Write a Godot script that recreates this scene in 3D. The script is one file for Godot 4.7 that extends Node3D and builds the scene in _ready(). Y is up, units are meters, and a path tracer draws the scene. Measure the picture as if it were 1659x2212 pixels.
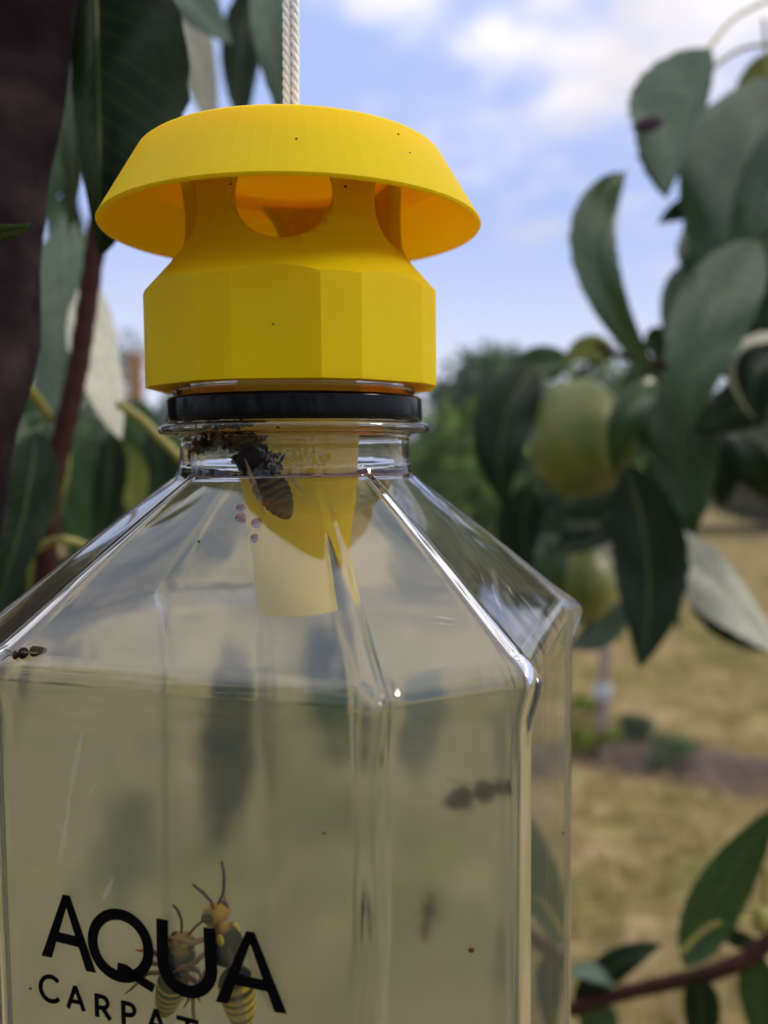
extends Node3D

const F := 1912.1                    # focal length in units of a 1659 x 2212 picture
const EYE := Vector3(0, 1.5, 0)
const PITCH := -0.0755
const PHI := 0.3052                  # how far the bottle's front face is turned to the left
const H := 135.0                     # bottle base to neck ring, in millimetres

var rng := RandomNumberGenerator.new()
var M := {}
var cam_basis: Basis
var trap: Node3D
var used := {}
var knuckles := PackedFloat32Array()

# ---------------------------------------------------------------- geometry collector
class Geo:
	var v := PackedVector3Array()
	var uv := PackedVector2Array()
	var c := PackedColorArray()
	var ix := PackedInt32Array()

	func put(p: Vector3, t := Vector2.ZERO, col := Color.WHITE) -> int:
		v.append(p); uv.append(t); c.append(col)
		return v.size() - 1

	func tri(a: int, b: int, d: int) -> void:
		ix.append(a); ix.append(b); ix.append(d)

	# rows of points; consecutive rows are joined; "ring" closes each row
	func rows(r: Array, ring := false, flip := false, cols: Array = []) -> void:
		var first := v.size()
		var n: int = r[0].size()
		for k in r.size():
			for j in n:
				put(r[k][j], Vector2(float(j) / maxf(1, n - 1), float(k) / maxf(1, r.size() - 1)), cols[k] if cols.size() else Color.WHITE)
		for k in r.size() - 1:
			for j in (n if ring else n - 1):
				var a := first + k * n + j
				var b := first + k * n + (j + 1) % n
				var d := a + n
				var e := b + n
				if flip:
					tri(a, d, b); tri(b, d, e)
				else:
					tri(a, b, d); tri(b, e, d)

	func tube(pts: Array, rad: Array, sides := 10, cols: Array = [], squash := 1.0) -> void:
		var r := []
		var up := Vector3(0.13, 0.31, 0.94).normalized()
		for k in pts.size():
			var t: Vector3 = (pts[mini(k + 1, pts.size() - 1)] - pts[maxi(k - 1, 0)]).normalized()
			var s := t.cross(up).normalized()
			up = s.cross(t).normalized()
			var row := []
			for j in sides:
				var a := TAU * j / sides
				row.append(pts[k] + (s * cos(a) + up * sin(a) * squash) * rad[k])
			r.append(row)
		var one := [] ; var last := []
		for j in sides:
			one.append(pts[0]); last.append(pts[pts.size() - 1])
		r.push_front(one); r.append(last)
		var cc := []
		if cols.size():
			cc = [cols[0]] + cols + [cols[cols.size() - 1]]
		rows(r, true, false, cc)

	func lathe(prof: Array, sides := 64) -> void:
		var r := []
		for p in prof:
			var row := []
			for j in sides:
				var a := TAU * j / sides
				row.append(Vector3(p.x * sin(a), p.y, p.x * cos(a)))
			r.append(row)
		rows(r, true, true)

	func ball(at: Vector3, size: Vector3, n := 12, m := 8, b := Basis()) -> void:
		var r := []
		for k in m + 1:
			var row := []
			var e := -PI / 2 + PI * k / m
			for j in n:
				var a := TAU * j / n
				row.append(at + b * (Vector3(cos(e) * sin(a), sin(e), cos(e) * cos(a)) * size))
			r.append(row)
		rows(r, true, true)

	func arrays(flat := false) -> Array:
		var out := []
		out.resize(Mesh.ARRAY_MAX)
		if flat:
			var v2 := PackedVector3Array(); var u2 := PackedVector2Array(); var c2 := PackedColorArray(); var n2 := PackedVector3Array(); var i2 := PackedInt32Array()
			for k in range(0, ix.size(), 3):
				var nn := (v[ix[k + 2]] - v[ix[k]]).cross(v[ix[k + 1]] - v[ix[k]]).normalized()
				for q in 3:
					v2.append(v[ix[k + q]]); u2.append(uv[ix[k + q]]); c2.append(c[ix[k + q]]); n2.append(nn); i2.append(k + q)
			out[Mesh.ARRAY_VERTEX] = v2; out[Mesh.ARRAY_TEX_UV] = u2; out[Mesh.ARRAY_COLOR] = c2; out[Mesh.ARRAY_NORMAL] = n2; out[Mesh.ARRAY_INDEX] = i2
			return out
		var nor := PackedVector3Array()
		nor.resize(v.size())
		for k in range(0, ix.size(), 3):
			var a := v[ix[k]]
			var nn := (v[ix[k + 2]] - a).cross(v[ix[k + 1]] - a)
			nor[ix[k]] += nn; nor[ix[k + 1]] += nn; nor[ix[k + 2]] += nn
		for k in nor.size():
			nor[k] = nor[k].normalized() if nor[k].length() > 0.0 else Vector3.UP
		out[Mesh.ARRAY_VERTEX] = v; out[Mesh.ARRAY_TEX_UV] = uv; out[Mesh.ARRAY_COLOR] = c; out[Mesh.ARRAY_NORMAL] = nor; out[Mesh.ARRAY_INDEX] = ix
		return out

	func into(m: ArrayMesh, mat: Material, flat := false) -> ArrayMesh:
		m.add_surface_from_arrays(Mesh.PRIMITIVE_TRIANGLES, arrays(flat))
		m.surface_set_material(m.get_surface_count() - 1, mat)
		return m

# ---------------------------------------------------------------- helpers
func numbered(called: String) -> String:
	if not used.has(called):
		used[called] = 0
		return called
	used[called] += 1
	return "%s_%03d" % [called, used[called]]

func obj(called: String, m: Mesh, parent: Node = self) -> MeshInstance3D:
	var o := MeshInstance3D.new()
	o.name = numbered(called) if parent == self else called
	o.mesh = m
	parent.add_child(o, true)
	return o

func solid(called: String, g: Geo, mat: Material, parent: Node = self, flat := false) -> MeshInstance3D:
	return obj(called, g.into(ArrayMesh.new(), mat, flat), parent)

func tag(o: Node, label: String, category: String, group := "") -> void:
	o.set_meta("label", label); o.set_meta("category", category)
	if group:
		o.set_meta("group", group)

func thing(called: String, label: String, category: String, at_ := Vector3.ZERO, group := "") -> Node3D:
	var o := Node3D.new()
	o.name = numbered(called)
	o.position = at_
	add_child(o)
	tag(o, label, category, group)
	return o

func lin(r: float, g: float, b: float, a := 1.0) -> Color:
	var c := Color(r, g, b).linear_to_srgb()
	c.a = a
	return c

func mat(r: float, g: float, b: float, rough := 0.6, spec := 0.5) -> StandardMaterial3D:
	var m := StandardMaterial3D.new()
	m.albedo_color = lin(r, g, b)
	m.roughness = rough
	m.metallic_specular = spec
	return m

func noise(freq: float, octaves := 4, seed_ := 1) -> FastNoiseLite:
	var n := FastNoiseLite.new()
	n.noise_type = FastNoiseLite.TYPE_SIMPLEX_SMOOTH
	n.frequency = freq
	n.fractal_octaves = octaves
	n.seed = seed_
	return n

func noise_tex(size: int, freq: float, stops: Array, octaves := 4, seed_ := 1) -> NoiseTexture2D:
	var t := NoiseTexture2D.new()
	t.width = size; t.height = size; t.seamless = true
	t.noise = noise(freq, octaves, seed_)
	var g := Gradient.new()
	var offs := PackedFloat32Array(); var cols := PackedColorArray()
	for s in stops:
		offs.append(s[0]); cols.append(s[1])
	g.offsets = offs; g.colors = cols
	t.color_ramp = g
	return t

# a point of the place from its bearing in the picture and its distance in front of the lens (metres)
func at(x: float, y: float, depth: float) -> Vector3:
	return EYE + cam_basis * (Vector3((x - 829.5) / F, -(y - 1106.0) / F, -1.0) * depth)

func ground_at(x: float, y: float) -> Vector3:
	var d := at(x, y, 1.0) - EYE
	return EYE + d * (-EYE.y / d.y)

# in the bottle's own millimetres
func loc(x: float, y: float, depth: float) -> Vector3:
	return trap.transform.affine_inverse() * at(x, y, depth)

func on_face(x: float, y: float, dist: float, turn := -PHI) -> Vector3:
	var inv := trap.transform.affine_inverse()
	var o := inv * EYE
	var d := (inv * at(x, y, 1.0)) - o
	var n := Vector3(sin(turn), 0, cos(turn))
	return o + d * ((dist - n.dot(o)) / n.dot(d))

# ---------------------------------------------------------------- scene
func _ready() -> void:
	rng.seed = 7
	# camera
	var cam := Camera3D.new()
	cam.name = "camera"
	cam.position = EYE
	cam.rotation.x = PITCH
	cam_basis = Basis(Vector3.RIGHT, PITCH)
	cam.fov = rad_to_deg(2.0 * atan(1106.0 / F))
	var lens := CameraAttributesPhysical.new()
	var half := 1106.0 / F
	lens.frustum_focal_length = 4.5
	lens.exposure_aperture = 4.5 / 1.45
	lens.frustum_focus_distance = 0.083
	lens.frustum_near = 0.01
	lens.frustum_far = 600.0
	cam.attributes = lens
	cam.fov = rad_to_deg(2.0 * atan(half))
	cam.near = 0.01
	cam.far = 600.0
	cam.current = true
	add_child(cam)
	# sky and exposure
	var we := WorldEnvironment.new()
	we.name = "world_environment"
	var env := Environment.new()
	env.background_mode = Environment.BG_SKY
	env.sky = Sky.new()
	env.sky.sky_material = make_sky()
	env.background_energy_multiplier = 1.0
	env.tonemap_mode = Environment.TONE_MAPPER_LINEAR
	env.tonemap_exposure = 1.2
	env.sdfgi_enabled = true; env.ssao_enabled = true; env.ssil_enabled = true
	env.fog_enabled = true
	env.fog_density = 0.0025
	env.fog_light_color = lin(0.75, 0.8, 0.95)
	we.environment = env
	add_child(we)
	# sun, softened by thin cloud, high on the right
	var sun := DirectionalLight3D.new()
	sun.name = "sun"
	sun.light_energy = 0.5
	sun.light_color = Color(1.0, 0.95, 0.88)
	sun.light_angular_distance = 12.0
	sun.shadow_enabled = true
	add_child(sun)
	sun.look_at_from_position(Vector3(0.9, 0.58, 0.08), Vector3.ZERO)

	materials()
	garden()
	pear_tree()
	right_branches()
	make_trap()
	insects()

func make_sky() -> PanoramaSkyMaterial:
	var w := 1024
	var h := 512
	var n1 := noise(0.75, 5, 11)
	var n2 := noise(2.6, 4, 5)
	var data := PackedFloat32Array()
	data.resize(w * h * 4)
	var zen := Vector3(0.27, 0.39, 0.78)
	var mid := Vector3(0.385, 0.49, 0.83)
	var low := Vector3(0.72, 0.76, 0.88)
	var cl := Vector3(0.96, 0.91, 0.93)
	var n3 := noise(7.0, 4, 8)
	for y in h:
		var el := (0.5 - (y + 0.5) / h) * PI
		for x in w:
			var az := ((x + 0.5) / w - 0.5) * TAU
			var d := Vector3(sin(az) * cos(el), sin(el), -cos(az) * cos(el))
			var e := maxf(0.0, d.y)
			var c := low.lerp(mid, smoothstep(0.02, 0.26, e)).lerp(zen, smoothstep(0.3, 1.0, e) * 0.7)
			var p := Vector3(d.x, 0, d.z) / (e + 0.22) + Vector3(3.55, 0, 0.6)
			var q := 0.8 * n1.get_noise_3d(p.x, p.z, 0.0) + 0.5 * n2.get_noise_3d(p.x, p.z, 3.0) + 0.16 * n3.get_noise_3d(p.x, p.z, 5.0)
			var cover := smoothstep(-0.05, 0.5, q + 0.55 * smoothstep(0.15, 0.6, e) - 0.1)
			cover *= smoothstep(0.05, 0.3, e)
			c = c.lerp(cl * (1.0 + 0.22 * n2.get_noise_3d(p.x, p.z, 9.0)) * (1.0 + 2.0 * e) / 1.9, cover * 0.95)
			var k := (y * w + x) * 4
			data[k] = c.x; data[k + 1] = c.y; data[k + 2] = c.z; data[k + 3] = 1.0
	var m := PanoramaSkyMaterial.new()
	m.panorama = ImageTexture.create_from_image(Image.create_from_data(w, h, false, Image.FORMAT_RGBAF, data.to_byte_array()))
	return m

func leaf_texture(base: Color, vein: Color, dark: Color, seed_: int) -> ImageTexture:
	var w := 192
	var h := 384
	var n := noise(0.03, 4, seed_)
	var im := Image.create(w, h, false, Image.FORMAT_RGB8)
	for y in h:
		for x in w:
			var q := absf((x + 0.5) / w * 2.0 - 1.0)
			var t := (y + 0.5) / h
			var s := fposmod((t + q * -0.16) * 15.0, 1.0)
			var v := maxf(0.0, 1.0 - absf(s - 0.5) * 9.0) * (1.0 - q * 0.7) * 0.55
			v = maxf(v, smoothstep(0.05, 0.015, q))
			var c := base.lerp(dark, clampf(0.5 + n.get_noise_2d(x, y) * 1.2, 0, 1)).lerp(vein, v)
			im.set_pixel(x, y, c)
	return ImageTexture.create_from_image(im)

func leaf_mat(tex: Texture2D, rough: float, back: Color) -> StandardMaterial3D:
	var m := StandardMaterial3D.new()
	m.albedo_texture = tex
	m.roughness = rough
	m.metallic_specular = 0.35
	m.backlight_enabled = true
	m.backlight = back
	return m

func materials() -> void:
	# yellow printed plastic with layer lines
	var li := Image.create(8, 128, false, Image.FORMAT_RGB8)
	var ln := noise(0.21, 2, 3)
	for y in 128:
		for x in 8:
			var s := 0.5 + 0.5 * sin(y / 128.0 * TAU * 8.0) * (0.75 + 0.25 * ln.get_noise_1d(y * 0.6))
			li.set_pixel(x, y, Color(s, s, s))
	var y_ := mat(1.0, 1.0, 1.0, 0.5, 0.25)
	y_.albedo_texture = noise_tex(256, 0.02, [[0.0, lin(0.91, 0.605, 0.003)], [0.5, lin(0.93, 0.63, 0.003)], [1.0, lin(0.94, 0.645, 0.006)]], 5, 14)
	y_.heightmap_enabled = true
	y_.heightmap_texture = ImageTexture.create_from_image(li)
	y_.heightmap_scale = 0.0006
	y_.uv1_triplanar = true
	y_.uv1_scale = Vector3.ONE * 0.5
	y_.subsurf_scatter_enabled = true
	y_.subsurf_scatter_strength = 0.32
	y_.backlight_enabled = true
	y_.backlight = lin(0.5, 0.5, 0.2)
	M.yellow = y_
	var yf: StandardMaterial3D = y_.duplicate()
	yf.subsurf_scatter_enabled = false
	yf.backlight = lin(0.9, 0.9, 0.4)
	yf.albedo_texture = null
	yf.albedo_color = lin(0.96, 0.68, 0.004)
	M.yellow_funnel = yf
	var g := StandardMaterial3D.new()
	g.transparency = BaseMaterial3D.TRANSPARENCY_ALPHA
	g.refraction_enabled = true
	g.refraction_scale = 0.055
	g.albedo_color = lin(0.975, 0.98, 0.97, 0.009)
	g.roughness = 0.035
	M.plastic = g
	var gi: StandardMaterial3D = g.duplicate()
	gi.roughness = 0.11
	gi.albedo_color = lin(0.70, 0.78, 0.82, 0.06)
	M.plastic_inside = gi
	var gs: StandardMaterial3D = gi.duplicate()
	gs.roughness = 0.05
	gs.albedo_color = lin(0.97, 0.98, 0.97, 0.006)
	M.plastic_shoulder = gs
	M.black_band = mat(0.003, 0.003, 0.004, 0.14, 0.32)
	M.ink = mat(0.004, 0.0035, 0.005, 0.6, 0.1)
	M.string = mat(0.90, 0.92, 0.98, 0.75, 0.3)
	M.stain = mat(0.20, 0.075, 0.02, 0.5)
	M.bead = mat(0.16, 0.02, 0.012, 0.2)
	M.bead_pale = mat(0.22, 0.05, 0.025, 0.25)
	M.insect = StandardMaterial3D.new()
	M.insect.vertex_color_use_as_albedo = true
	M.insect.roughness = 0.65
	M.insect.metallic_specular = 0.25
	M.chitin = mat(0.010, 0.007, 0.006, 0.5, 0.3)
	M.crumb = mat(0.022, 0.012, 0.008, 0.7, 0.3)
	M.crumb_brown = mat(0.075, 0.036, 0.016, 0.7, 0.3)
	var sc := StandardMaterial3D.new()
	sc.transparency = BaseMaterial3D.TRANSPARENCY_ALPHA
	sc.albedo_color = lin(0.75, 0.76, 0.74, 0.18)
	sc.roughness = 0.6
	M.scuff = sc
	M.amber = mat(0.30, 0.12, 0.02, 0.4)
	M.wasp_yellow = mat(0.75, 0.50, 0.03, 0.4)
	var wg := StandardMaterial3D.new()
	wg.transparency = BaseMaterial3D.TRANSPARENCY_ALPHA
	wg.albedo_color = lin(0.25, 0.18, 0.10, 0.45)
	wg.roughness = 0.5
	M.wing = wg
	# leaves
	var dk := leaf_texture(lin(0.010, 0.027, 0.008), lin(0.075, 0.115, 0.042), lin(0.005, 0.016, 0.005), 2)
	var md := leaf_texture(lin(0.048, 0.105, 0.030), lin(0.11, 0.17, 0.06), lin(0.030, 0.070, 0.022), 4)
	var un := leaf_texture(lin(0.135, 0.195, 0.145), lin(0.2, 0.25, 0.17), lin(0.095, 0.145, 0.105), 6)
	var pl := leaf_texture(lin(0.60, 0.60, 0.50), lin(0.66, 0.65, 0.52), lin(0.48, 0.50, 0.40), 8)
	var yl := leaf_texture(lin(0.22, 0.25, 0.05), lin(0.34, 0.34, 0.1), lin(0.14, 0.19, 0.04), 9)
	var gy := leaf_texture(lin(0.050, 0.108, 0.038), lin(0.11, 0.165, 0.065), lin(0.028, 0.070, 0.024), 12)
	M.leaf_grey = leaf_mat(gy, 0.32, lin(0.20, 0.28, 0.07))
	M.leaf_grey.metallic_specular = 0.6
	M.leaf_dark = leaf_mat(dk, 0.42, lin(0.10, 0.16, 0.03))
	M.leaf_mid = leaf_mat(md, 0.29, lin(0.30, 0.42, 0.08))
	M.leaf_mid.metallic_specular = 0.55
	M.leaf_under = leaf_mat(un, 0.6, lin(0.16, 0.24, 0.05))
	M.leaf_pale = leaf_mat(pl, 0.55, lin(0.2, 0.25, 0.1))
	M.leaf_yellow = leaf_mat(yl, 0.45, lin(0.4, 0.42, 0.08))
	M.petiole = mat(0.27, 0.25, 0.055, 0.5)
	M.rib = mat(0.085, 0.11, 0.035, 0.55)
	M.blotch = mat(0.03, 0.012, 0.03, 0.7)
	# bark
	var bk := StandardMaterial3D.new()
	bk.albedo_texture = noise_tex(256, 0.02, [[0.0, lin(0.005, 0.003, 0.005)], [0.45, lin(0.014, 0.009, 0.012)], [0.65, lin(0.026, 0.018, 0.021)], [1.0, lin(0.075, 0.052, 0.052)]], 5, 21)
	bk.uv1_triplanar = true
	bk.uv1_scale = Vector3(11, 15, 11)
	bk.roughness = 0.8
	bk.metallic_specular = 0.15
	bk.heightmap_enabled = true
	bk.heightmap_texture = noise_tex(256, 0.03, [[0.0, Color.BLACK], [1.0, Color.WHITE]], 5, 22)
	bk.heightmap_scale = 0.006
	M.bark = bk
	var tw := StandardMaterial3D.new()
	tw.albedo_texture = noise_tex(128, 0.03, [[0.0, lin(0.022, 0.008, 0.007)], [1.0, lin(0.065, 0.026, 0.018)]], 4, 23)
	tw.uv1_triplanar = true
	tw.uv1_scale = Vector3(60, 160, 60)
	tw.roughness = 0.65
	tw.metallic_specular = 0.25
	M.twig = tw
	var gb := mat(0.24, 0.19, 0.17, 0.8)
	M.grey_bark = gb
	M.brown_wood = mat(0.24, 0.12, 0.05, 0.8)
	# pears
	var pr := StandardMaterial3D.new()
	pr.albedo_texture = noise_tex(256, 0.012, [[0.0, lin(0.085, 0.125, 0.022)], [0.5, lin(0.14, 0.175, 0.038)], [0.75, lin(0.19, 0.19, 0.06)], [1.0, lin(0.27, 0.19, 0.09)]], 5, 31)
	pr.uv1_triplanar = true
	pr.uv1_scale = Vector3(18, 18, 18)
	pr.roughness = 0.42
	M.pear = pr
	# ground
	var gd := StandardMaterial3D.new()
	gd.albedo_texture = noise_tex(512, 0.008, [[0.0, lin(0.17, 0.175, 0.05)], [0.38, lin(0.26, 0.225, 0.085)], [0.62, lin(0.36, 0.28, 0.14)], [1.0, lin(0.50, 0.37, 0.25)]], 6, 41)
	gd.uv1_triplanar = true
	gd.uv1_world_triplanar = true
	gd.uv1_scale = Vector3.ONE * 0.33
	gd.roughness = 0.95
	gd.metallic_specular = 0.1
	gd.detail_enabled = true
	gd.detail_blend_mode = BaseMaterial3D.BLEND_MODE_MUL
	gd.detail_albedo = noise_tex(256, 0.05, [[0.0, Color(0.72, 0.72, 0.66)], [1.0, Color(1, 1, 1)]], 5, 42)
	gd.uv2_triplanar = true
	gd.uv2_world_triplanar = true
	gd.uv2_scale = Vector3.ONE * 1.7
	M.ground = gd
	var so := StandardMaterial3D.new()
	so.albedo_texture = noise_tex(256, 0.03, [[0.0, lin(0.025, 0.017, 0.012)], [0.6, lin(0.085, 0.057, 0.042)], [1.0, lin(0.17, 0.115, 0.085)]], 5, 43)
	so.uv1_triplanar = true
	so.uv1_world_triplanar = true
	so.uv1_scale = Vector3.ONE * 1.3
	so.roughness = 0.95
	M.soil = so
	var gr := StandardMaterial3D.new()
	gr.vertex_color_use_as_albedo = true
	gr.roughness = 0.8
	gr.metallic_specular = 0.2
	gr.backlight_enabled = true
	gr.backlight = lin(0.2, 0.2, 0.1)
	M.foliage = gr

# ---------------------------------------------------------------- background garden
func leaf_cloud(g: Geo, centre: Vector3, size: Vector3, count: int, leaf: float, cols: Array, lumps := 9) -> void:
	var lump := []
	for k in lumps:
		var d := Vector3(rng.randfn(), rng.randfn(), rng.randfn()).normalized()
		lump.append([d * rng.randf_range(0.35, 0.8), rng.randf_range(0.28, 0.5)])
	for k in count:
		var l: Array = lump[rng.randi() % lumps]
		var d := Vector3(rng.randfn(), rng.randfn(), rng.randfn()).normalized()
		var p: Vector3 = centre + (l[0] + d * l[1] * pow(rng.randf(), 0.35)) * size
		var a := Vector3(rng.randfn(), rng.randfn(), rng.randfn()).normalized() * leaf * rng.randf_range(0.6, 1.2)
		var b := a.cross(Vector3(rng.randfn(), rng.randfn(), rng.randfn())).normalized() * leaf * rng.randf_range(0.3, 0.5)
		var c: Color = cols[rng.randi() % cols.size()]
		var f := rng.randf_range(0.7, 1.3)
		c = Color(c.r * f, c.g * f, c.b * f)
		var i := g.put(p - a, Vector2.ZERO, c)
		g.put(p + b, Vector2.ZERO, c); g.put(p + a, Vector2.ZERO, c); g.put(p - b, Vector2.ZERO, c)
		g.tri(i, i + 1, i + 2); g.tri(i, i + 2, i + 3)

func bush(called: String, label: String, category: String, where: Vector3, size: Vector3, cols: Array, count := 2200, trunk := 0.0, leaf := 0.14, lumps := 9) -> void:
	var o := thing(called, label, category, where, "trees and bushes beyond the lawn")
	var g := Geo.new()
	leaf_cloud(g, Vector3(0, trunk + size.y * 0.92, 0), size, count, leaf, cols, lumps)
	solid("crown", g, M.foliage, o, true)
	var t := Geo.new()
	var top := trunk + size.y
	t.tube([Vector3(0, -0.05, 0), Vector3(0.04, top * 0.4, 0), Vector3(0, top, 0.03)], [0.10 * size.x, 0.07 * size.x, 0.03 * size.x], 8)
	solid("trunk", t, M.grey_bark, o)

func garden() -> void:
	var pm := PlaneMesh.new()
	pm.size = Vector2(900, 900)
	pm.material = M.ground
	var gnd := obj("ground", pm)
	gnd.set_meta("kind", "structure")
	# dry grass tufts on the lawn
	var tuft := Geo.new()
	for k in 7:
		var a := rng.randf() * TAU
		var b := Vector3(cos(a), 0, sin(a))
		var p := Vector3(rng.randf_range(-0.03, 0.03), 0, rng.randf_range(-0.03, 0.03))
		var hgt := rng.randf_range(0.03, 0.07)
		var s := b.cross(Vector3.UP) * 0.003
		var i := tuft.put(p - s); tuft.put(p + s); tuft.put(p + b * hgt * 0.6 + Vector3.UP * hgt)
		tuft.tri(i, i + 1, i + 2)
	var mm := MultiMesh.new()
	mm.transform_format = MultiMesh.TRANSFORM_3D
	mm.use_colors = true
	mm.mesh = tuft.into(ArrayMesh.new(), M.foliage, true)
	mm.instance_count = 26000
	var patch := noise(0.5, 3, 77)
	for k in mm.instance_count:
		var z := -1.2 - 15.0 * pow(rng.randf(), 1.4)
		var x := rng.randf_range(-0.75, 0.75) * (-z) + rng.randf_range(-0.5, 0.5)
		mm.set_instance_transform(k, Transform3D(Basis(Vector3.UP, rng.randf() * TAU).scaled(Vector3.ONE * rng.randf_range(0.6, 1.2)), Vector3(x, 0, z)))
		var q := patch.get_noise_2d(x, z)
		var dry := Color(0.42, 0.325, 0.165)
		var gre := Color(0.22, 0.215, 0.07)
		var c := dry.lerp(gre, clampf(0.3 + q * 1.1 + rng.randf_range(-0.25, 0.25), 0, 1))
		mm.set_instance_color(k, c)
	var gi := MultiMeshInstance3D.new()
	gi.name = "grass"
	gi.multimesh = mm
	add_child(gi)
	tag(gi, "dry yellow and olive grass tufts of the lawn", "grass")
	gi.set_meta("kind", "stuff")
	# bare soil bed
	var bed := Geo.new()
	var ring := []
	var mid := []
	var b0 := ground_at(1180, 1585)
	var b1 := ground_at(1900, 1745)
	var bc := (b0 + b1) / 2
	var along := (b1 - b0) / 2
	var across := along.cross(Vector3.UP).normalized() * 0.30
	for k in 40:
		var a := TAU * k / 40
		var rr := 1.0 + 0.12 * sin(3 * a + 1) + 0.07 * sin(7 * a)
		ring.append(bc + (along * cos(a) + across * sin(a)) * rr + Vector3.UP * 0.004)
		mid.append(bc + (along * cos(a) + across * sin(a)) * rr * 0.75 + Vector3.UP * (0.035 + 0.02 * sin(5 * a)))
	var cen := []
	for k in 40:
		cen.append(bc + Vector3.UP * 0.05)
	bed.rows([ring, mid, cen], true)
	var sb := solid("soil_bed", bed, M.soil)
	sb.set_meta("kind", "structure")
	tag(sb, "bare brown soil bed in the lawn around the young tree", "soil bed")
	# low plants in the bed
	var lime := [Color(0.16, 0.19, 0.02), Color(0.22, 0.24, 0.03), Color(0.07, 0.12, 0.02)]
	var sage := [Color(0.12, 0.16, 0.09), Color(0.16, 0.2, 0.1), Color(0.06, 0.1, 0.05)]
	var spots := [[1275, 1640, 0.13, lime, "yellow green low plant at the foot of the staked young tree"], [1450, 1668, 0.12, sage, "grey green low plant on the bare soil right of the young tree"], [1375, 1610, 0.10, sage, "small dark green plant behind the grey green one in the soil bed"], [1245, 1560, 0.11, lime, "small green plant behind the young tree's stem"]]
	for s in spots:
		var o := thing("low_plant", s[4], "plant", ground_at(s[0], s[1]), "plants in the soil bed")
		var g := Geo.new()
		leaf_cloud(g, Vector3(0, s[2] * 0.8, 0), Vector3(s[2] * 1.3, s[2] * 0.75, s[2] * 1.2), 420, 0.03, s[3], 6)
		solid("leaves", g, M.foliage, o, true)
		var st := Geo.new()
		st.tube([Vector3(0, -0.01, 0), Vector3(0.01, s[2], 0)], [0.008, 0.004], 6)
		solid("stem", st, M.petiole, o)
	# young tree with a pale tie
	var yt := thing("young_tree", "slender young tree with pale stem in the soil bed", "tree", ground_at(1300, 1640))
	var tg := Geo.new()
	tg.tube([Vector3(0, -0.02, 0), Vector3(0.004, 0.4, 0), Vector3(0.01, 0.9, 0), Vector3(0.0, 1.5, 0.01)], [0.034, 0.03, 0.026, 0.015], 10)
	solid("trunk", tg, M.grey_bark, yt)
	var cg := Geo.new()
	leaf_cloud(cg, Vector3(0, 1.55, 0), Vector3(0.35, 0.5, 0.35), 700, 0.035, [Color(0.04, 0.08, 0.02), Color(0.07, 0.12, 0.03)], 8)
	solid("crown", cg, M.foliage, yt, true)
	var tie := Geo.new()
	tie.lathe([Vector2(0.03, 0.30), Vector2(0.042, 0.30), Vector2(0.044, 0.36), Vector2(0.03, 0.37)], 12)
	solid("tie", tie, mat(0.36, 0.40, 0.46, 0.6), yt)
	# trees and bushes beyond the lawn
	var deep := [Color(0.055, 0.105, 0.03), Color(0.085, 0.145, 0.042), Color(0.035, 0.07, 0.022)]
	var fresh := [Color(0.11, 0.18, 0.04), Color(0.15, 0.23, 0.055), Color(0.07, 0.12, 0.03)]
	var brown := [Color(0.11, 0.10, 0.035), Color(0.07, 0.075, 0.025), Color(0.13, 0.13, 0.035)]
	bush("garden_tree", "broad dark green tree right of the yellow cap, beyond the lawn", "tree", Vector3(2.6, 0, -19), Vector3(2.1, 1.75, 1.8), deep, 2600, 0.4)
	bush("garden_tree", "fresh green tree beyond the lawn, behind the upper pear", "tree", Vector3(6.2, 0, -22), Vector3(2.4, 1.9, 2.0), fresh, 2600, 0.3)
	bush("garden_tree", "tall dark tree at the right end of the lawn", "tree", Vector3(9.6, 0, -21), Vector3(2.3, 1.9, 2.0), deep, 2600, 0.3)
	bush("garden_bush", "brownish low bush at the lawn's far edge on the right", "bush", Vector3(6.9, 0, -15.5), Vector3(2.0, 1.0, 1.1), brown, 4500, 0.0, 0.12, 20)
	bush("garden_bush", "low dark bush at the lawn's far edge behind the bottle neck", "bush", Vector3(1.9, 0, -15.5), Vector3(1.7, 1.35, 1.0), deep, 4500, 0.0, 0.12, 20)
	bush("garden_bush", "fresh green bush between the brownish bush and the bottle neck", "bush", Vector3(4.5, 0, -16), Vector3(2.0, 1.45, 1.0), fresh, 4500, 0.0, 0.12, 20)
	bush("garden_bush", "green bush beyond the lawn, left of the bottle neck", "bush", Vector3(-5.4, 0, -15), Vector3(1.8, 1.1, 1.1), deep, 4500, 0.0, 0.12, 20)
	bush("garden_bush", "green bush seen through the bottle's left shoulder", "bush", Vector3(-2.2, 0, -15.6), Vector3(1.8, 1.1, 1.1), fresh, 4500, 0.0, 0.12, 20)
	bush("garden_bush", "leafy mid green bush between the bottle neck and the pears", "bush", Vector3(0.75, 0, -8.2), Vector3(0.85, 0.98, 0.8), fresh, 6000, 0.1, 0.09, 26)
	bush("garden_bush", "darker green bush behind the leaf left of the upper pear", "bush", Vector3(1.75, 0, -8.6), Vector3(0.75, 0.92, 0.8), deep, 6000, 0.1, 0.09, 26)
	bush("garden_bush", "green bush beyond the twig, just left of the bottle neck", "bush", Vector3(-2.3, 0, -8.4), Vector3(0.9, 0.86, 0.8), deep, 6000, 0.1, 0.09, 26)
	bush("garden_tree", "pale blue green tree between the trunk and the yellow cap", "tree", Vector3(-9.0, 0, -27), Vector3(2.0, 2.1, 1.8), [Color(0.10, 0.15, 0.10), Color(0.14, 0.19, 0.13)], 1500, 1.4)
	var post := thing("wooden_post", "brown wooden post standing beyond the twig, left of the yellow collar", "post", Vector3(-2.95, 0, -10.6))
	var pg := Geo.new()
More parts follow.
